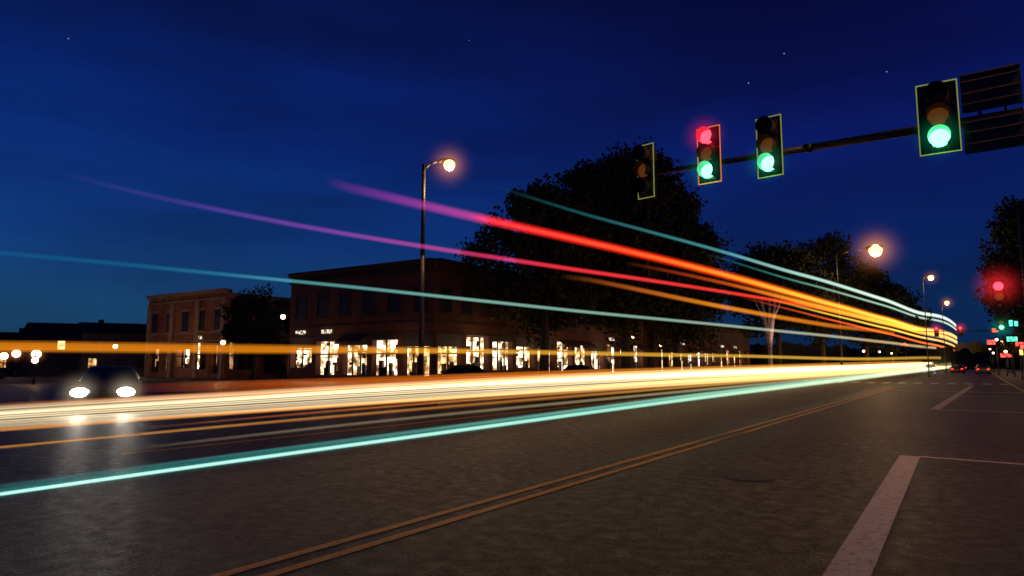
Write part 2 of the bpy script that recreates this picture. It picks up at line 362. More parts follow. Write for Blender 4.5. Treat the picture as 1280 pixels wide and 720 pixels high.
# 3 teal upper
P3 = [(1.40, .455), (2.0, .479), (3.31, .55), (5.24, .642), (10.75, .893), (20.8, 1.30), (60, 2.8)]
trail('light_trail', -7, P3, [(1.40, 0, 0, 0), (1.9, .008, .08, .09), (3.3, .06, .30, .30), (5.2, .45, .8, .7), (10, .9, 1.2, 1.0), (60, 1.5, 1.5, 1.2)], [(1.48, 6), (4, 6), (60, 5)], T_soft)
trail('light_trail', -7.6, [(3.1, .505), (5.24, .585), (10.75, .81), (20.8, 1.18), (60, 2.5)], [(3.1, 0, 0, 0), (4.4, .02, .16, .13), (8, .35, .6, .45), (60, 1.2, 1.2, .9)], [(3, 4), (60, 3)], T_soft)
# 4 short orange
trail('light_trail', -9, [(1.75, .258), (1.93, .266), (3.31, .2765), (5.24, .305), (7.11, .345), (12, .47)],
      [(1.75, 0, 0, 0), (2.3, .42, .09, .01), (3.3, .8, .25, .01), (5.2, .7, .18, .01), (12, .3, .05, .0)], [(1.8, 8), (12, 6)], T_soft)
# 5 teal lower
trail('light_trail', -9, [(.32, .137), (.339, .138), (.483, .1415), (.674, .145), (.94, .150), (1.339, .155), (2, .164), (3.31, .187), (5.24, .218), (10.75, .299), (20.8, .436), (60, .88)],
      [(.32, .0, .03, .05), (.5, .0, .055, .08), (.65, .01, .12, .15), (.8, .06, .28, .28), (1.3, .20, .42, .36), (3.3, .30, .42, .32), (10, .6, .4, .2), (60, 1.0, .6, .25)],
      [(.3, 9), (.8, 6), (3, 5), (60, 3)], T_soft)
# 6 amber at eye level
trail('light_trail', -8, [(.30, .0210), (.339, .0216), (.674, .0247), (1.339, .031), (3.31, .040), (10.75, .075), (60, .34)],
      [(.3, .95, .28, .006), (.7, .90, .26, .006), (1.3, .9, .38, .02), (3, .8, .45, .05), (60, .9, .5, .1)],
      [(.3, 17), (.7, 14), (1.3, 8), (3.3, 5), (60, 3)], T_fine)
# 7 red-orange tail lamps
trail('light_trail', -13, [(.50, -.034), (.9, -.035), (2, -.033), (60, -.03)],
      [(.5, 0, 0, 0), (.75, .5, .08, .005), (1.3, 1.0, .22, .01), (3, 1.2, .42, .03), (60, 1.2, .5, .08)],
      [(.5, 13), (2, 14), (60, 6)], T_streak)
# 8 broad headlamp band
trail('light_trail', -10, [(.28, -.0655), (.674, -.0615), (1.339, -.0565), (3.31, -.053), (60, -.050)],
      [(.28, 1.15, .90, .52), (.7, 1.2, .95, .56), (1.5, 1.45, 1.15, .66), (3.3, 1.6, 1.15, .55), (12, 1.4, .8, .3), (60, 1.4, .7, .2)],
      [(.28, 30), (.7, 28), (1.3, 25), (3.3, 20), (8, 12), (60, 6)], T_streak)
trail('light_trail', -10.4, [(.28, -.0640), (.674, -.0590), (1.339, -.0520), (3.31, -.049), (60, -.047)],
      [(.28, .7, .5, .25), (1, .9, .65, .35), (2, 1.6, 1.3, .8), (8, 1.8, 1.3, .7), (60, 1.6, .8, .2)], [(.28, 5), (1.3, 6), (4, 7), (60, 4)], T_core, dz=2)
trail('light_trail', -11.5, [(.30, -.052), (.9, -.0475), (2, -.044), (60, -.042)],
      [(.30, .10, .03, .005), (.6, .6, .15, .01), (1.3, 1.1, .35, .02), (3, 1.4, .6, .08), (60, 1.4, .6, .1)], [(.3, 9), (1.3, 10), (60, 5)], T_fine)
trail('light_trail', -9.2, [(.28, -.081), (1.339, -.076), (3.31, -.070), (60, -.07)],
      [(.28, .55, .20, .03), (1, .9, .35, .05), (3, 1.2, .6, .12), (60, 1.2, .6, .15)], [(.28, 6), (2, 7), (60, 4)], T_soft)
# 9 teal-white nearest lane
P9 = [(.25, -.160), (1.339, -.152), (3.31, -.145), (60, -.14)]
trail('light_trail', -5.5, P9, [(.25, .60, 1.0, .85), (1, .5, .9, .75), (2, .35, .75, .6), (4, .6, .8, .5), (60, .9, .7, .3)], [(.25, 5), (1, 5), (60, 3)], T_core)
trail('light_trail', -5.6, P9, [(.25, .005, .13, .12), (1, .01, .15, .14), (3, .03, .20, .15), (20, .2, .2, .1), (60, .3, .2, .1)], [(.25, 17), (2, 13), (60, 7)], T_soft, dz=2)
trail('light_trail', -5.65, [(.25, -.150), (1.339, -.141), (3.31, -.131), (60, -.12)], [(.25, .01, .05, .05), (1, .02, .12, .11), (3, .22, .46, .34), (20, .5, .4, .2), (60, .5, .3, .1)], [(.25, 5), (2, 5), (60, 4)], T_soft)
# 10 faint thin traces
trail('light_trail', -7.5, [(.28, -.1030), (1.3, -.096), (60, -.09)], [(.28, .36, .15, .02), (1.5, .36, .13, .02), (4, .6, .32, .06), (60, .5, .3, .1)], [(.28, 4.5), (60, 3)], T_soft)
trail('light_trail', -7, [(.45, -.121), (1.3, -.113), (60, -.11)], [(.45, .0, .0, .0), (.8, .12, .09, .05), (3, .3, .25, .12), (60, .3, .2, .1)], [(.28, 5), (60, 3)], T_soft)
trail('light_trail', -8.4, [(.5, -.092), (1.3, -.085), (60, -.08)], [(.5, 0, 0, 0), (1, .35, .09, .01), (3, .8, .35, .05), (60, .7, .3, .1)], [(.28, 4), (60, 3)], T_soft)

# ------------------------------------------------------------------ traffic signals
LENS_D = {'red': surf('lens_red_off', (.14, .012, .01), .25, .2), 'amber': surf('lens_amber_off_glow', (.45, .20, .03), .3, .2, emis=(.5, .14, .02), es=.16), 'green': surf('lens_green_off', (.01, .07, .04), .25, .2)}  # amber lens is off but has faint emission put into it
LENS_E = {'red': emit('lens_red_on', (1, .018, .03), 9), 'green': emit('lens_green_on', (.10, 1, .42), 7), 'amber': emit('lens_amber_on', (1, .45, .05), 3)}
M_border = surf('reflective_border_glow', (.55, .60, .12), .4, .2, 6, emis=(.50, .6, .10), es=.36)  # emission put in to stand for the light the border reflects
M_border_r = surf('reflective_border_red_glow', (.6, .35, .1), .4, .2, 6, emis=(.95, .22, .05), es=.7)  # red signal light put into the border's colour and emission
M_house = surf('signal_housing', (.07, .035, .012), .45, .3, 12)
LC = {'red': (1, .03, .05), 'green': (.12, 1, .45)}
HALO = {'red': halo_mat('halo_red', (1, .01, .12), 1.5), 'green': halo_mat('halo_green', (.0, .6, .25), .8), 'far': halo_mat('halo_far_red', (1, .02, .03), .9), 'sod': halo_mat('halo_sodium', (1, .32, .08), 1.3, 5), 'big': halo_mat('halo_sodium_far', (1, .32, .04), .55, 5), 'head': halo_mat('halo_head', (1, .8, .55), 1.2, 4)}
def signal(name, loc, lit, rz=0, h=1.2, wd=.5, border=None, glow=3.0, halo_r=.55, halo_key=None):
    P = empty(name, loc, rz); s = h/1.2
    boxes('backplate', [(-wd/2, wd/2, .02, .035, -h/2, h/2)], M_black, P)
    if border:
        t = .018
        boxes('backplate_border', [(-wd/2, wd/2, .005, .018, h/2-t, h/2), (-wd/2, wd/2, .005, .018, -h/2, -h/2+t),
                          (-wd/2, -wd/2+t, .005, .018, -h/2+t+.001, h/2-t-.001), (wd/2-t, wd/2, .005, .018, -h/2+t+.001, h/2-t-.001)], border, P)
    secs = [('red', .36*s), ('amber', 0), ('green', -.36*s)]
    boxes('housing', [(-.17*s, .17*s, -.06, .22, z-.172*s, z+.172*s) for _, z in secs], M_house, P, bevel=.025)
    for c, z in secs:
        bm = bmesh.new(); bmesh.ops.create_uvsphere(bm, u_segments=24, v_segments=10, radius=.15*s)
        for v in bm.verts: v.co = Vector((v.co.x, v.co.y*.22-.062, v.co.z+z))
        for f in bm.faces: f.smooth = True
        me = bpy.data.meshes.new('lens_'+c); bm.to_mesh(me); bm.free()
        obj('lens_'+c, me, (LENS_E if c in lit else LENS_D)[c], P)
        if c in lit:
            light('lens_light', 'POINT', (0, -.24, z-.03*s), glow, LC[c], .08, P)
            glow_halo((0, -.2, z), halo_r, HALO[halo_key or c], P)
        bm = bmesh.new(); n = 22; rings = []
        for (rr, yy) in ((.158*s, -.05), (.165*s, -.30)):
            ring = []
            for i in range(n+1):
                a = R(-50)+R(280)*i/n
                ring.append(bm.verts.new((math.cos(a)*rr, yy if yy > -.1 else yy+.10*(1-math.sin(a))*.5, z+math.sin(a)*rr)))
            rings.append(ring)
        for i in range(n): bm.faces.new((rings[0][i], rings[0][i+1], rings[1][i+1], rings[1][i]))
        me = bpy.data.meshes.new('visor_'+c); bm.to_mesh(me); bm.free(); v = obj('visor_'+c, me, M_house, P)
        md = v.modifiers.new('th', 'SOLIDIFY'); md.thickness = .006
    tubes('bracket', [((0, .2, 0), (0, .34, 0), .03, .03), ((0, .30, -.2), (0, .30, .2), .02, .02)], M_dark, P)
    return P

ARM_Y, ARM_Z = 14.05, 5.72
P = empty('signal_mast_arm', (0, 0, 0))
tubes('arm', [((5.6, ARM_Y, 5.70), (1.5, ARM_Y, ARM_Z), .115, .095), ((1.5, ARM_Y, ARM_Z), (-2.4, ARM_Y, ARM_Z), .095, .07), ((-2.4, ARM_Y, ARM_Z), (-6.0, ARM_Y, ARM_Z), .07, .045)], M_steel, P, 16)
tubes('pole', [((5.6, ARM_Y, 0), (5.6, ARM_Y, 9.2), .19, .12), ((5.6, ARM_Y, 0), (5.6, ARM_Y, .1), .32, .32)], M_steel, P, 16)
tubes('joints', [((x, ARM_Y, ARM_Z), (x-.12, ARM_Y, ARM_Z), r, r) for x, r in ((-2.4, .088), (1.5, .115), (-.26, .11), (-3.16, .08), (-4.3, .075))], M_dark, P, 14)
tubes('luminaire_arm', [((5.6, ARM_Y, 9.1), (3.2, ARM_Y-.6, 9.6), .05, .04)], M_steel, P)
sphere('luminaire', (2.9, ARM_Y-.7, 9.6), .3, M_dark, P, (1.4, .7, .4))
sphere('luminaire_lens', (2.9, ARM_Y-.7, 9.52), .2, emit('luminaire_lens', (1, .65, .35), 20), P, (1.4, .7, .4))
light('luminaire_light', 'POINT', (2.9, ARM_Y-.7, 9.2), 640, (1, .54, .29), .25, P)
signal('traffic_signal', (-5.7, 13.65, 5.68), [], R(-10), 1.2, .42, M_border)
signal('traffic_signal', (-4.3, 13.65, 5.80), ['red', 'green'], R(-4), 1.2, .50, M_border_r, 6)
signal('traffic_signal', (-3.1, 13.65, 5.76), ['green'], R(-6), 1.22, .50, M_border)
signal('traffic_signal', (-.27, 13.65, 5.76), ['green'], 0, 1.28, .62, M_border)
P = empty('overhead_sign', (.5, 13.7, 5.72), R(-4))
M_sign = surf('sign_back', (.03, .026, .022), .55, .3, 5)
boxes('panels', [(-.42, .42, 0, .03, .06, .72), (-.42, .42, 0, .03, -.66, -.02)], M_sign, P, bevel=.004)
boxes('rails', [(-.40, .40, -.02, -.001, z, z+.02) for z in (.20, .39, .60, -.12, -.30, -.50)]+[(-.43, .43, -.02, -.001, .715, .735)], surf('sign_rail', (.30, .16, .08), .5), P)
boxes('clamps', [(-.2, -.16, .031, .3, -.5, .6), (.16, .2, .031, .3, -.5, .6)], M_dark, P)

# far corner signal
P = empty('corner_signal_pole', (2.42, 43, 0))
tubes('pole', [((0, 0, 0), (0, 0, 9.8), .2, .15), ((0, 0, 0), (0, 0, .25), .34, .3), ((0, 0, 5.25), (-1.1, 0, 5.35), .05, .04), ((0, 0, 3.7), (-1.1, 0, 3.7), .04, .04)], M_dark, P, 14)
signal('traffic_signal', (1.22, 42.8, 4.95), ['red'], 0, 1.7, .6, None, 30, 1.5, 'far')
signal('traffic_signal', (1.22, 42.8, 4.15-.55), ['green'], 0, .8, .5, None, 8, .8)
P = empty('crossing_signal', (1.72, 42.6, 3.55))
boxes('case', [(-.25, .25, 0, .2, -.25, .25)], M_black, P, .02)
boxes('face', [(-.18, -.04, -.02, -.001, -.15, .15), (.03, .18, -.02, -.001, -.15, .1)], emit('walk_face', (.1, 1, .6), 3.5, 1, 14), P)

# ------------------------------------------------------------------ street lamps
M_sod = emit('sodium_lens', (1, .48, .14), 5.5); M_hot = emit('lamp_burner', (1, .85, .55), 40)
def street_lamp(loc, h, arm, rz, power, col=(1, .55, .22), lens=.28, r=.11, mr_=1.5, mk='sod'):
    P = empty('street_lamp', loc, rz)
    tubes('pole', [((0, 0, 0), (0, 0, .5), r*1.9, r*1.6), ((0, 0, .5), (0, 0, h*.6), r*1.05, r*.85), ((0, 0, h*.6), (0, 0, h), r*.85, r*.65)], M_steel, P, 14)
    pts = [(0, 0, h-.25), (arm*.35, 0, h+.02), (arm*.75, 0, h+.12), (arm, 0, h+.12)]
    tubes('arm', [(pts[i], pts[i+1], .045, .04) for i in range(3)], M_steel, P)
    sphere('head', (arm+.20, 0, h+.12+lens*.2), lens*.9, M_steel, P, (1.3, .6, .30))
    sphere('lens', (arm+.32, 0, h-lens*.1), lens, M_sod, P, (.85, .85, .8))
    sphere('burner', (arm+.32, 0, h-lens*.35), lens*.78, M_hot, P, (.9, .9, .8))
    light('lamp_light', 'POINT', (arm+.32, 0, h-lens*1.25-.1), power, col, .2, P)
    glow_halo((arm+.32, 0, h-lens*.1), mr_, HALO[mk], P)
    return P
street_lamp((-18.7, 21.1, .1), 9.75, .75, R(34), 380, lens=.28)
street_lamp((-12.4, 84.4, .1), 14.0, 3.7, 0, 1300, lens=.80, r=.14, mr_=4.4, mk='big')
street_lamp((-4.5, 93, 0), 11.6, .5, 0, 150, lens=.36, r=.06, mr_=1.6, mk='big')
street_lamp((-4.5, 150, 0), 12.9, .5, 0, 150, lens=.45, r=.07, mr_=2.2, mk='big')

M_globe = emit('globe', (1, .62, .28), 9)
def post_lamp(loc, h, power, r=.2, col=(1, .55, .22)):
    P = empty('post_lamp', loc)
    tubes('post', [((0, 0, 0), (0, 0, .6), .1, .07), ((0, 0, .6), (0, 0, h), .05, .04), ((0, 0, h), (0, 0, h+.06), .1, .12)], M_dark, P)
    sphere('globe', (0, 0, h+.06+r), r, M_globe, P); tubes('cap', [((0, 0, h+.06+1.9*r), (0, 0, h+.2+2*r), r*.7, .02)], M_dark, P)
    if power: light('post_light', 'POINT', (0, -.0, h+.06+r), power, col, r*1.05, P)
    if r > .3: glow_halo((0, 0, h+.06+r), r*3.6, HALO['sod'], P)
for loc, h, p, r in [((-40.5, 31, 0), 4.6, 110, .17), ((-27, 60.8, 0), 3.9, 260, .16), ((-63, 24.5, 0), 1.9, 60, .34), ((-58, 22.5, 0), 1.5, 0, .22),
                  ((-72, 35, 0), 3.0, 3200, .22), ((-57.5, 37.5, 0), 3.2, 1500, .22), ((-90, 33, 0), 2.2, 80, .42), ((-82, 29, 0), 1.9, 60, .36), ((-88, 28, 0), 1.5, 0, .3), ((-79, 24, 0), 1.3, 0, .34), ((-29.5, 74, 0), 3.4, 100, .16)]:
    post_lamp(loc, h, p, r)

# ------------------------------------------------------------------ buildings
M_int = [interior('interior_warm', (1, .66, .30), (1, .45, .12), 1.7, 1.3), interior('interior_white', (1, .86, .62), (1, .58, .24), 2.9, 4.1), interior('interior_dim', (1, .5, .2), (.8, .35, .12), .6, 7.7), interior('interior_cool', (.98, .95, .9), (.9, .65, .4), 2.6, 9.2)]
M_int_off = surf('interior_off', (.02, .018, .015), .6)
M_awn = surf('awning', (.10, .03, .03), .8, .4, 3)
M_signE = emit('shop_sign', (1, .85, .65), 1.4, 1, 3.5, (.45, .55), .02)
M_goods = surf('goods', (.08, .05, .035), .7, .6, 2)
rnd = random.Random(11)
def facade(P, axis, fixed, a0, a1, H, bay, sign, bright=.6, z1=3.9, floors=(5.2,), wh=2.0, trim=M_stone, wall=M_brickd, ww=1.2, kinds=(1, 1, 0, 1, 3, 0, 0, 2)):
    """sign: outward direction (+1/-1) along the fixed axis. builds piers, storefront, upper windows, cornice"""
    def bx(u0, u1, d0, d1, z0, z1_):
        lo, hi = sorted((fixed+sign*d0, fixed+sign*d1))
        return (lo, hi, u0, u1, z0, z1_) if axis == 'x' else (u0, u1, lo, hi, z0, z1_)
    n = max(1, round((a1-a0)/bay)); bw = (a1-a0)/n
    piers, frames, awn, sgn, fascia = [], [], [], [], []
    ints = {0: [], 1: [], 2: [], 3: [], 4: []}; items = []
    for i in range(n+1):
        c = a0+i*bw; x0 = max(a0, c-.3); x1 = min(a1, c+.3); piers.append(bx(x0, x1, -.5, .06, 0, z1))
    for i in range(n):
        u0, u1 = a0+i*bw+(.3), a0+(i+1)*bw-(.3)
        sill = rnd.choice([.5, .5, .9, 1.1]); hd = rnd.choice([z1-.05, z1-.8, z1-.4, z1-1.0])
        piers.append(bx(u0, u1, -.35, 0, 0, sill))
        if hd < z1-.1: fascia.append(bx(u0, u1, -.3, .03, hd, z1-.002))
        k = 4 if rnd.random() > bright else rnd.choice(kinds)
        ints[k].append(bx(u0-.25, u1+.25, -1.0, -.95, .4, z1-.1))
        m = rnd.choice([2, 3]) if bw > 3 else 2
        for j in range(1, m):
            c = u0+(u1-u0)*j/m; frames.append(bx(c-.06, c+.06, -.22, -.12, sill, hd))
        tz = rnd.choice([2.3, 2.5, 2.75]); frames.append(bx(u0, u1, -.20, -.10, tz, tz+.12)); frames.append(bx(u0, u1, -.20, -.10, sill, sill+.08))
        for _ in range(8):
            c = rnd.uniform(u0+.1, u1-.3); hh = rnd.uniform(.3, 1.4); wd = rnd.uniform(.12, .5)
            items.append(bx(c, min(u1, c+wd), -.85, -.6, .45, .5+hh))
        for _ in range(3):
            c = rnd.uniform(u0+.1, u1-.5); zz = rnd.uniform(1.2, 3.2)
            items.append(bx(c, min(u1, c+rnd.uniform(.2, .6)), -.5, -.47, zz, zz+rnd.uniform(.15, .5)))
        if rnd.random() < .35: awn.append((u0-.1, u1+.1))
        if rnd.random() < .15: sgn.append(bx(u0+.7, u1-.9, .07, .13, z1+.3, z1+.62))
    boxes('piers', piers, wall, P)
    if fascia: boxes('fascia', fascia, M_frame, P)
    boxes('spandrel', [bx(a0, a1, -.5, .0, z1, H)], wall, P)
    boxes('sign_band', [bx(a0, a1, .002, .10, z1+.05, z1+.16), bx(a0, a1, .002, .12, z1+.9, z1+1.0)], trim, P)
    boxes('shopfront_frames', frames, M_frame, P)
    boxes('shop_goods', items, M_goods, P)
    for k, mm in list(enumerate(M_int))+[(4, M_int_off)]:
        if ints[k]: boxes('interior_%d' % k, ints[k], mm, P)
    if sgn: boxes('shop_sign', sgn, M_signE, P)
    if awn:
        bm = bmesh.new()
        for u0, u1 in awn:
            def V(u, d, z): return bm.verts.new((fixed+sign*d, u, z) if axis == 'x' else (u, fixed+sign*d, z))
            A = [V(u0, .08, z1+.1), V(u1, .08, z1+.1), V(u1, 1.0, z1-.5), V(u0, 1.0, z1-.5), V(u0, 1.0, z1-.72), V(u1, 1.0, z1-.72)]
            bm.faces.new(A[:4]); bm.faces.new((A[3], A[2], A[5], A[4]))
        me = bpy.data.meshes.new('awnings'); bm.to_mesh(me); bm.free(); obj('awnings', me, M_awn, P)
    for fz in floors:
        gl, fr, sl = [], [], []
        nw = max(1, int((a1-a0)/2.7)); sw = (a1-a0)/nw
        for i in range(nw):
            c = a0+(i+.5)*sw
            gl.append(bx(c-ww/2, c+ww/2, .005, .02, fz, fz+wh))
            fr += [bx(c-ww/2-.06, c-ww/2, .005, .07, fz, fz+wh), bx(c+ww/2, c+ww/2+.06, .005, .07, fz, fz+wh), bx(c-ww/2, c+ww/2, .022, .05, fz+wh/2-.03, fz+wh/2+.03)]
            sl += [bx(c-ww/2-.15, c+ww/2+.15, .004, .14, fz-.16, fz-.002), bx(c-ww/2-.15, c+ww/2+.15, .004, .09, fz+wh+.002, fz+wh+.25)]
        boxes('window_glass', gl, M_glassd, P); boxes('window_frames', fr, M_frame, P); boxes('sills_lintels', sl, trim, P)
    boxes('cornice', [bx(a0-.0, a1+.0, .003, .22, H-1.0, H-.82), bx(a0, a1, .003, .35, H-.35, H-.15), bx(a0, a1, .003, .48, H-.148, H+.05)]
          + [bx(a0+.3+i*.8, a0+.5+i*.8, .003, .28, H-.6, H-.352) for i in range(int((a1-a0-.6)/.8))], trim, P)

P = empty('brick_commercial_building')
M_trimd = surf('trim_dark', (.07, .045, .036), .8)
facade(P, 'y', 41, -52.5, -35.03, 9.8, 3.2, -1, bright=.92, trim=M_trimd, floors=(5.7,), wh=1.9)
facade(P, 'x', -35, 41.03, 82, 9.8, 3.7, 1, bright=.97, trim=M_trimd, floors=(5.7,), wh=1.9)
boxes('walls', [(-52.5, -36.4, 42.2, 82, 0, 9.6)], M_brickd, P)
boxes('roof', [(-52.6, -35.5, 41.5, 82, 9.62, 9.78)], M_roof, P)
boxes('roof_units', [(-47, -45, 46, 48, 9.79, 10.5), (-41, -39.5, 50, 52, 9.79, 10.8)], M_dark, P, .03)
for y in (46, 58, 70): light('shop_spill', 'POINT', (-33.2, y, 3.1), 40, (1, .6, .3), .3, P)
for x in (-38, -46): light('shop_spill', 'POINT', (x, 39.2, 2.6), 35, (1, .52, .25), .3, P)

P = empty('shop_row_building')
facade(P, 'x', -34, 84, 128, 7.8, 3.6, 1, bright=.9, trim=M_trimd, floors=(5.4,), wh=1.4)
boxes('walls', [(-48, -35.4, 84, 128, 0, 7.7)], M_brickd, P); boxes('roof', [(-48, -34.5, 84, 128, 7.72, 7.79)], M_roof, P)

P = empty('brick_house')
facade(P, 'y', 42.6, -80.3, -64.83, 9.4, 3.1, -1, bright=.45, wall=M_brickw, floors=(5.1,), wh=2.2, ww=1.1, kinds=(0, 1, 2))
facade(P, 'x', -64.8, 42.63, 60, 8.9, 4.0, 1, bright=.7, wall=M_brickw, floors=(5.0,), wh=1.9, kinds=(0, 1, 0))
boxes('walls', [(-80.3, -66.2, 44.0, 60, 0, 8.8)], M_brickw, P); boxes('roof', [(-80.3, -65.3, 43.2, 60, 8.95, 9.1)], M_roof, P)
boxes('pilasters', [(x, x+.7, 42.35, 42.53, .0, 8.3) for x in (-80.2, -75.4, -70.4, -65.6)], M_stone, P)

def gable_house(loc, rz, w_, d, h, rh, litw):
    P = empty('house', loc, rz)
    boxes('walls', [(-w_/2, w_/2, -d/2, d/2, 0, h)], surf('siding', (.12, .10, .09), .8), P)
    me = bpy.data.meshes.new('roof'); e = .5
    me.from_pydata([(-w_/2-e, -d/2-e, h), (w_/2+e, -d/2-e, h), (w_/2+e, d/2+e, h), (-w_/2-e, d/2+e, h), (-w_/2-e, 0, h+rh), (w_/2+e, 0, h+rh)], [], [(0, 1, 5, 4), (2, 3, 4, 5), (0, 4, 3), (1, 2, 5), (3, 2, 1, 0)])
    obj('roof', me, M_roof, P)
    n = int(w_/2.6); lit, dk = [], []
    for i in range(n):
        c = -w_/2+(i+.5)*w_/n
        for fz in ([1.0] if h < 5 else [1.0, 3.6]):
            (lit if rnd.random() < litw*(1 if fz < 2 else .35) else dk).append((c-.45, c+.45, -d/2-.04, -d/2-.003, fz, fz+1.2))
    if lit: boxes('lit_windows', lit, M_int[0], P)
    if dk: boxes('dark_windows', dk, M_glassd, P)
    boxes('chimney', [(w_*.2, w_*.2+.7, .4, 1.1, h, h+rh+.7)], M_brickd, P); return P
gable_house((-98, 51, 0), R(65), 14, 9, 5.6, 1.6, .4)
gable_house((-112, 49, 0), R(60), 12, 9, 5.4, 2.2, .4)
gable_house((-124, 43, 0), R(60), 12, 9, 4.6, 1.8, .6)

# ------------------------------------------------------------------ trees
def leaf_mesh(name, seed, crown, nclump, nleaf, lsize, zc, cr=1.6):
    r = random.Random(seed); vs, fs = [], []
    clumps = []
    for _ in range(nclump):
        while True:
            p = Vector((r.uniform(-1, 1), r.uniform(-1, 1), r.uniform(-1, 1)))
            if .2 < p.length < 1: break
        p = p.normalized()*(.32+.68*p.length)
        k = 1+.30*mnoise.noise(p*1.9+Vector((seed*3.1, 0, 0)))
        taper = 1-.28*max(0, p.z)
        clumps.append((Vector((p.x*crown[0]*k*taper, p.y*crown[1]*k*taper, p.z*crown[2]*k+zc)), cr*r.uniform(.55, 1.25)))
    for c, rad in clumps:
        for _ in range(nleaf):
            d = Vector((r.gauss(0, .5), r.gauss(0, .5), r.gauss(0, .38)))
            if d.length > .95: d *= .95/d.length*r.uniform(.6, 1)
            q = c+d*rad; s = lsize*r.uniform(.5, 1.3)
            m = Matrix.Rotation(r.uniform(0, 6.28), 3, 'Z') @ Matrix.Rotation(r.uniform(-1.2, 1.2), 3, 'X') @ Matrix.Rotation(r.uniform(0, 3), 3, 'Y')
            i = len(vs)
            for o in ((-.5, 0, 0), (0, -.32, .05), (.55, 0, 0), (0, .32, .05)): vs.append(q+m@(Vector(o)*s))
            fs.append((i, i+1, i+2, i+3))
    me = bpy.data.meshes.new(name); me.from_pydata([tuple(v) for v in vs], [], fs); return me, clumps
def tree(name, loc, crown, zc, seed, nclump=90, nleaf=150, lsize=.42, tr=.4, cr=1.7, mat=None, rz=0):
    P = empty(name, loc, rz); me, cl = leaf_mesh('foliage', seed, crown, nclump, nleaf, lsize, zc, cr)
    obj('foliage', me, mat or M_leaf, P)
    z0 = zc-crown[2]*.85; br = [((0, 0, 0), (.1, 0, z0), tr, tr*.75), ((.1, 0, z0), (0, .1, zc+crown[2]*.3), tr*.75, tr*.25), ((0, 0, 0), (0, 0, .3), tr*1.5, tr)]
    r = random.Random(seed)
    for c, _ in r.sample(cl, min(16, len(cl))):
        s = Vector((.05, .05, r.uniform(z0*.85, zc))); mid = s.lerp(c, .5)+Vector((0, 0, -.3))
        br += [(tuple(s), tuple(mid), tr*.32, tr*.18), (tuple(mid), tuple(c), tr*.18, .03)]
    tubes('trunk_and_limbs', br, M_bark, P, 8)
    return P
tree('tree', (-28.0, 46, 0), (5.0, 5.0, 6.0), 10.3, 3, 120, 190, .38, .42)
tree('tree', (-24.5, 53.5, 0), (7.0, 7.0, 7.6), 12.2, 5, 220, 190, .42, .5, 1.9)
tree('tree', (-22.5, 60, 0), (4.4, 4.4, 5.6), 9.6, 9, 110, 180, .38, .4)
tree('tree', (-47.6, 33.8, 0), (2.5, 2.5, 2.4), 4.9, 12, 60, 140, .25, .18, .8, M_leaf2)
tree('tree', (-19.5, 86, 0), (6, 6, 5.4), 10.4, 21, 110, 140, .46, .4, 1.9, M_leaf2)
tree('tree', (-17.5, 103, 0), (6, 6, 7), 12.2, 22, 110, 140, .5, .4, 1.9, M_leaf2)
tree('tree', (-15.0, 128, 0), (6, 6, 6.5), 11.5, 23, 90, 130, .55, .4, 2.0, M_leaf2)
tree('tree', (-14.5, 165, 0), (7, 7, 7), 11.5, 24, 80, 120, .65, .4, 2.2, M_leaf2)
tree('tree', (4.3, 78, 0), (2.9, 3.2, 6.2), 10.2, 31, 110, 150, .38, .28, 1.3, M_leaf2)
tree('tree', (5.6, 100, 0), (3.6, 4, 6.0), 9.0, 32, 90, 130, .45, .3, 1.6, M_leaf2)
P = empty('uplit_tree', (-16.4, 69, .1))
tubes('trunk_and_limbs', [((0, 0, 0), (0, 0, 3), .22, .2), ((0, 0, 3), (-.9, .7, 8.6), .2, .1), ((0, 0, 3), (.9, -.4, 8.6), .2, .1), ((0, 0, 3), (.1, .2, 8.8), .16, .08), ((-.4, .3, 5.5), (-1.6, 0, 8.4), .08, .03), ((.4, -.2, 5.5), (1.7, 0, 8.6), .08, .03)], surf('pale_bark', (.5, .42, .38), .8, .3, 4), P, 8)
me, cl = leaf_mesh('foliage', 77, (1.7, 1.7, .9), 22, 90, .3, 8.6, .6); obj('foliage', me, M_leaf, P)
light('uplight', 'SPOT', (.9, -1.6, .3), 1100, (1, .5, .42), .1, P, rot=(R(168), R(10), 0), spot=55)

# distant treeline
r = random.Random(4); vs, fs = [], []
for ring, (dist, hh) in enumerate(((260, 9), (420, 13))):
    n = 420
    for i in range(n+1):
        a = R(-8)+R(110)*i/n
        d = dist*(1+.12*math.sin(i*.13+ring)); x, y = -math.sin(a)*d, math.cos(a)*d
        h = hh*(.75+.5*mnoise.noise(Vector((i*.05, ring*7, 0)))+.28*mnoise.noise(Vector((i*.3, ring, 3)))+.15*r.random())
        vs += [(x, y, 0), (x, y, h)]
    base = ring*2*(n+1)
    for i in range(n): b = base+2*i; fs.append((b, b+2, b+3, b+1))
me = bpy.data.meshes.new('distant_treeline'); me.from_pydata(vs, [], fs); obj('distant_treeline', me, surf('treeline', (.02, .025, .015), .95, .5, .05))

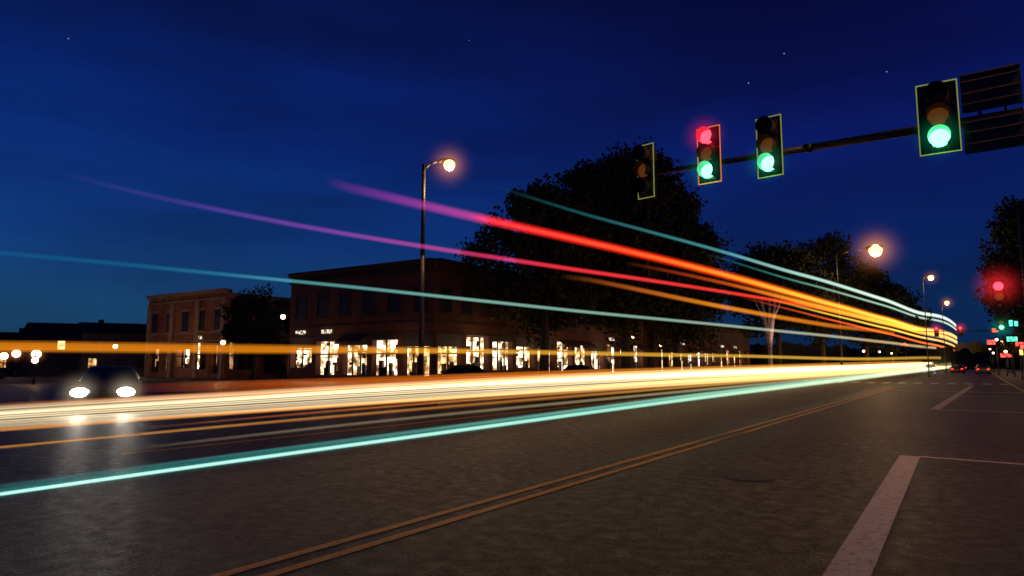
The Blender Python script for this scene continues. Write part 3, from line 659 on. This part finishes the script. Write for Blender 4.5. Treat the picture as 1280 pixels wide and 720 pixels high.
# ------------------------------------------------------------------ cars
M_head = emit('headlamp', (1, .92, .78), 30); M_tail = emit('tail_lamp', (1, .03, .02), 5); M_headoff = surf('headlamp_off', (.15, .15, .15), .25)
M_tailoff = surf('tail_off', (.25, .01, .01), .25); PAINTS = [surf('paint_%d' % i, c, .55, .05, 2) for i, c in enumerate([(.06, .055, .05), (.05, .05, .05), (.08, .015, .015), (.025, .027, .035), (.09, .085, .08)])]
def car_mesh():
    st = [(-2.25, .32, .55, .60, .78, .62), (-2.15, .22, .68, .72, .86, .74), (-1.3, .2, .84, .90, .90, .78), (-.75, .2, .92, .97, .91, .76), (-.05, .2, .95, 1.40, .91, .62), (.55, .2, .96, 1.45, .91, .62),
          (1.25, .2, .97, 1.36, .91, .60), (1.85, .22, .98, 1.04, .89, .70), (2.15, .26, .92, .96, .84, .72), (2.25, .38, .80, .84, .78, .66)]
    bm = bmesh.new(); rings = []
    for x, zb, zbelt, zr, wb, wr in st:
        pts = [(-wb*.86, zb), (-wb, zb+.18), (-wb, zbelt-.12), (-wb*.97, zbelt), (-wr, zr-.03), (-wr*.8, zr), (wr*.8, zr), (wr, zr-.03), (wb*.97, zbelt), (wb, zbelt-.12), (wb, zb+.18), (wb*.86, zb)]
        rings.append([bm.verts.new((x, y, z)) for y, z in pts])
    for i in range(len(st)-1):
        a, b = rings[i], rings[i+1]
        for k in range(12):
            j = (k+1) % 12; f = bm.faces.new((a[k], a[j], b[j], b[k])); f.smooth = True
            tall = max(st[i][3]-st[i][2], st[i+1][3]-st[i+1][2]) > .2
            if k in (3, 7) and tall: f.material_index = 1
            if k in (4, 5, 6) and i in (3, 6): f.material_index = 1
    bm.faces.new(rings[0][::-1]); bm.faces.new(rings[-1])
    bmesh.ops.recalc_face_normals(bm, faces=bm.faces[:])
    me = bpy.data.meshes.new('body'); bm.to_mesh(me); bm.free(); return me
def car(loc, rz, paint_i, on=False, tail=False, name='car', beam=60):
    """front faces local -X"""
    P = empty(name, loc, rz); o = obj('body', car_mesh(), [PAINTS[paint_i], M_cglass], P)
    b = o.modifiers.new('b', 'BEVEL'); b.width = .03; b.segments = 2; b.limit_method = 'ANGLE'
    tubes('tires', [((x, y-s*.0, .32), (x, y+s*.22, .32), .32, .32) for x in (-1.38, 1.38) for y, s in ((-.93, 1), (.93, -1))], M_tire, P, 20)
    tubes('rims', [((x, y, .32), (x, y+s*.03, .32), .19, .17) for x in (-1.38, 1.38) for y, s in ((-.94, -1), (.94, 1))], M_steel, P, 14)
    if on:
        for s in (-1, 1):
            sphere('headlamp', (-2.2, s*.62, .62), .17, M_head, P, (.6, 1.5, .9))
            if beam: glow_halo((-2.25, s*.62, .62), .95, HALO['head'], P)
    else: boxes('headlamps', [(-2.27, -2.14, s*.62-.15, s*.62+.15, .53, .66) for s in (-1, 1)], M_headoff, P, .02)
    boxes('tail_lamps', [(2.16, 2.275, s*.62-.15, s*.62+.15, .68, .80) for s in (-1, 1)], M_tail if (on or tail) else M_tailoff, P, .02)
    boxes('grille', [(-2.275, -2.2, -.4, .4, .40, .52)], M_black, P); boxes('mirrors', [(-.75, -.6, s*1.0-.1, s*1.0+.1, .93, 1.05) for s in (-1, 1)], PAINTS[paint_i], P, .02)
    boxes('plate', [(2.255, 2.27, -.25, .25, .5, .62)], M_headoff, P)
    if on and beam:
        for s in (-1, 1): light('beam', 'SPOT', (-2.42, s*.62, .62), beam, (1, .85, .65), .1, P, rot=(0, R(80), 0), spot=90)
    return P
car((-24.5, 11.8, 0), R(150), 0, on=True, beam=35)
k = 0
for x, y, rz in [(-27.8, 35.2, 90), (-27.2, 49.5, 91)]:
    car((x, y, 0), R(rz), k % 5, tail=(k in (1, 4))); k += 1
for x, y, on, tl in [(-2.4, 130, False, True), (-2.6, 155, False, True), (.9, 125, False, True), (-7, 150, True, False), (-2.4, 180, False, True), (-8.5, 180, True, False), (.9, 140, False, True)]:
    car((x, y, 0), R(90 if on else -90), k % 5, on=on, tail=tl, beam=0); k += 1

# right side shops far down the street
P = empty('corner_shop')
boxes('walls', [(9, 22, 96, 140, 0, 7)], M_brickd, P)
boxes('shopfront', [(8.95, 8.99, 98+i*5, 101.5+i*5, .8, 3.0) for i in range(8)], M_int[1], P)
M_nr = emit('neon_red', (1, .06, .04), 5, 1, 3); M_ng = emit('neon_green', (.1, 1, .5), 3, 1, 3); M_na = emit('neon_amber', (1, .5, .12), 4, 1, 3)
def shop_sign(x, y, z, w_, h, mat):
    P = empty('shop_sign', (x, y, 0)); tubes('post', [((0, .1, 0), (0, .1, z), .06, .05)], M_dark, P)
    boxes('box', [(-w_/2-.06, w_/2+.06, .02, .25, z-.06, z+h+.06)], M_dark, P, .02); boxes('face', [(-w_/2, w_/2, 0, .018, z, z+h)], mat, P)
shop_sign(3.4, 76, 3.1, .6, .35, M_nr); shop_sign(3.4, 90, 3.9, .9, .5, M_ng); shop_sign(3.1, 66, 2.2, .4, .6, M_na); shop_sign(3.4, 110, 2.4, 1.2, .5, M_nr); shop_sign(4.2, 130, 4.4, 1.5, .7, M_na); shop_sign(2.7, 56, 2.5, .35, .25, M_nr)
shop_sign(2.6, 150, 5.0, 1.2, .8, M_nr); shop_sign(-12.6, 175, 5.5, 1.6, .9, M_nr); shop_sign(2.6, 118, 6.0, .7, .5, M_nr)
for x, y, h in ((3.4, 72, 2.0), (4.4, 84, 2.4), (3.0, 98, 2.6), (4.2, 118, 3.4), (2.6, 140, 3.0), (2.5, 160, 4.0), (2.4, 105, 4.2), (-13.2, 110, 3.0), (-13.2, 130, 3.2), (-13.2, 150, 3.2)):
    post_lamp((x, y, .13), h, 0, .16)
P = empty('mast_arm_signal', (0, 0, 0))
tubes('arm', [((6, 120, 0), (6, 120, 7), .15, .1), ((6, 120, 6.2), (-7, 120, 6.4), .09, .05)], M_dark, P)
for x, c in ((-1.5, 'red'), (-4.5, 'red')): signal('traffic_signal', (x, 119.7, 6.3), [c], 0, 1.5, .6, None, 3, 1.2, 'far')

# ------------------------------------------------------------------ stars
vs = [(-1.072, .427, .475), (-.204, 1.015, .453), (-.081, 1.10, .426), (-.25, .99, .41), (-.9, .62, .62), (-.62, .8, .50), (.03, 1.12, .30)]
bm = bmesh.new()
for i, v in enumerate(vs): bmesh.ops.create_icosphere(bm, subdivisions=1, radius=(1.4 if i < 4 else .8), matrix=Matrix.Translation(Vector(v)*1500))
me = bpy.data.meshes.new('stars'); bm.to_mesh(me); bm.free(); obj('stars', me, emit('starlight', (.7, .75, 1), .45))
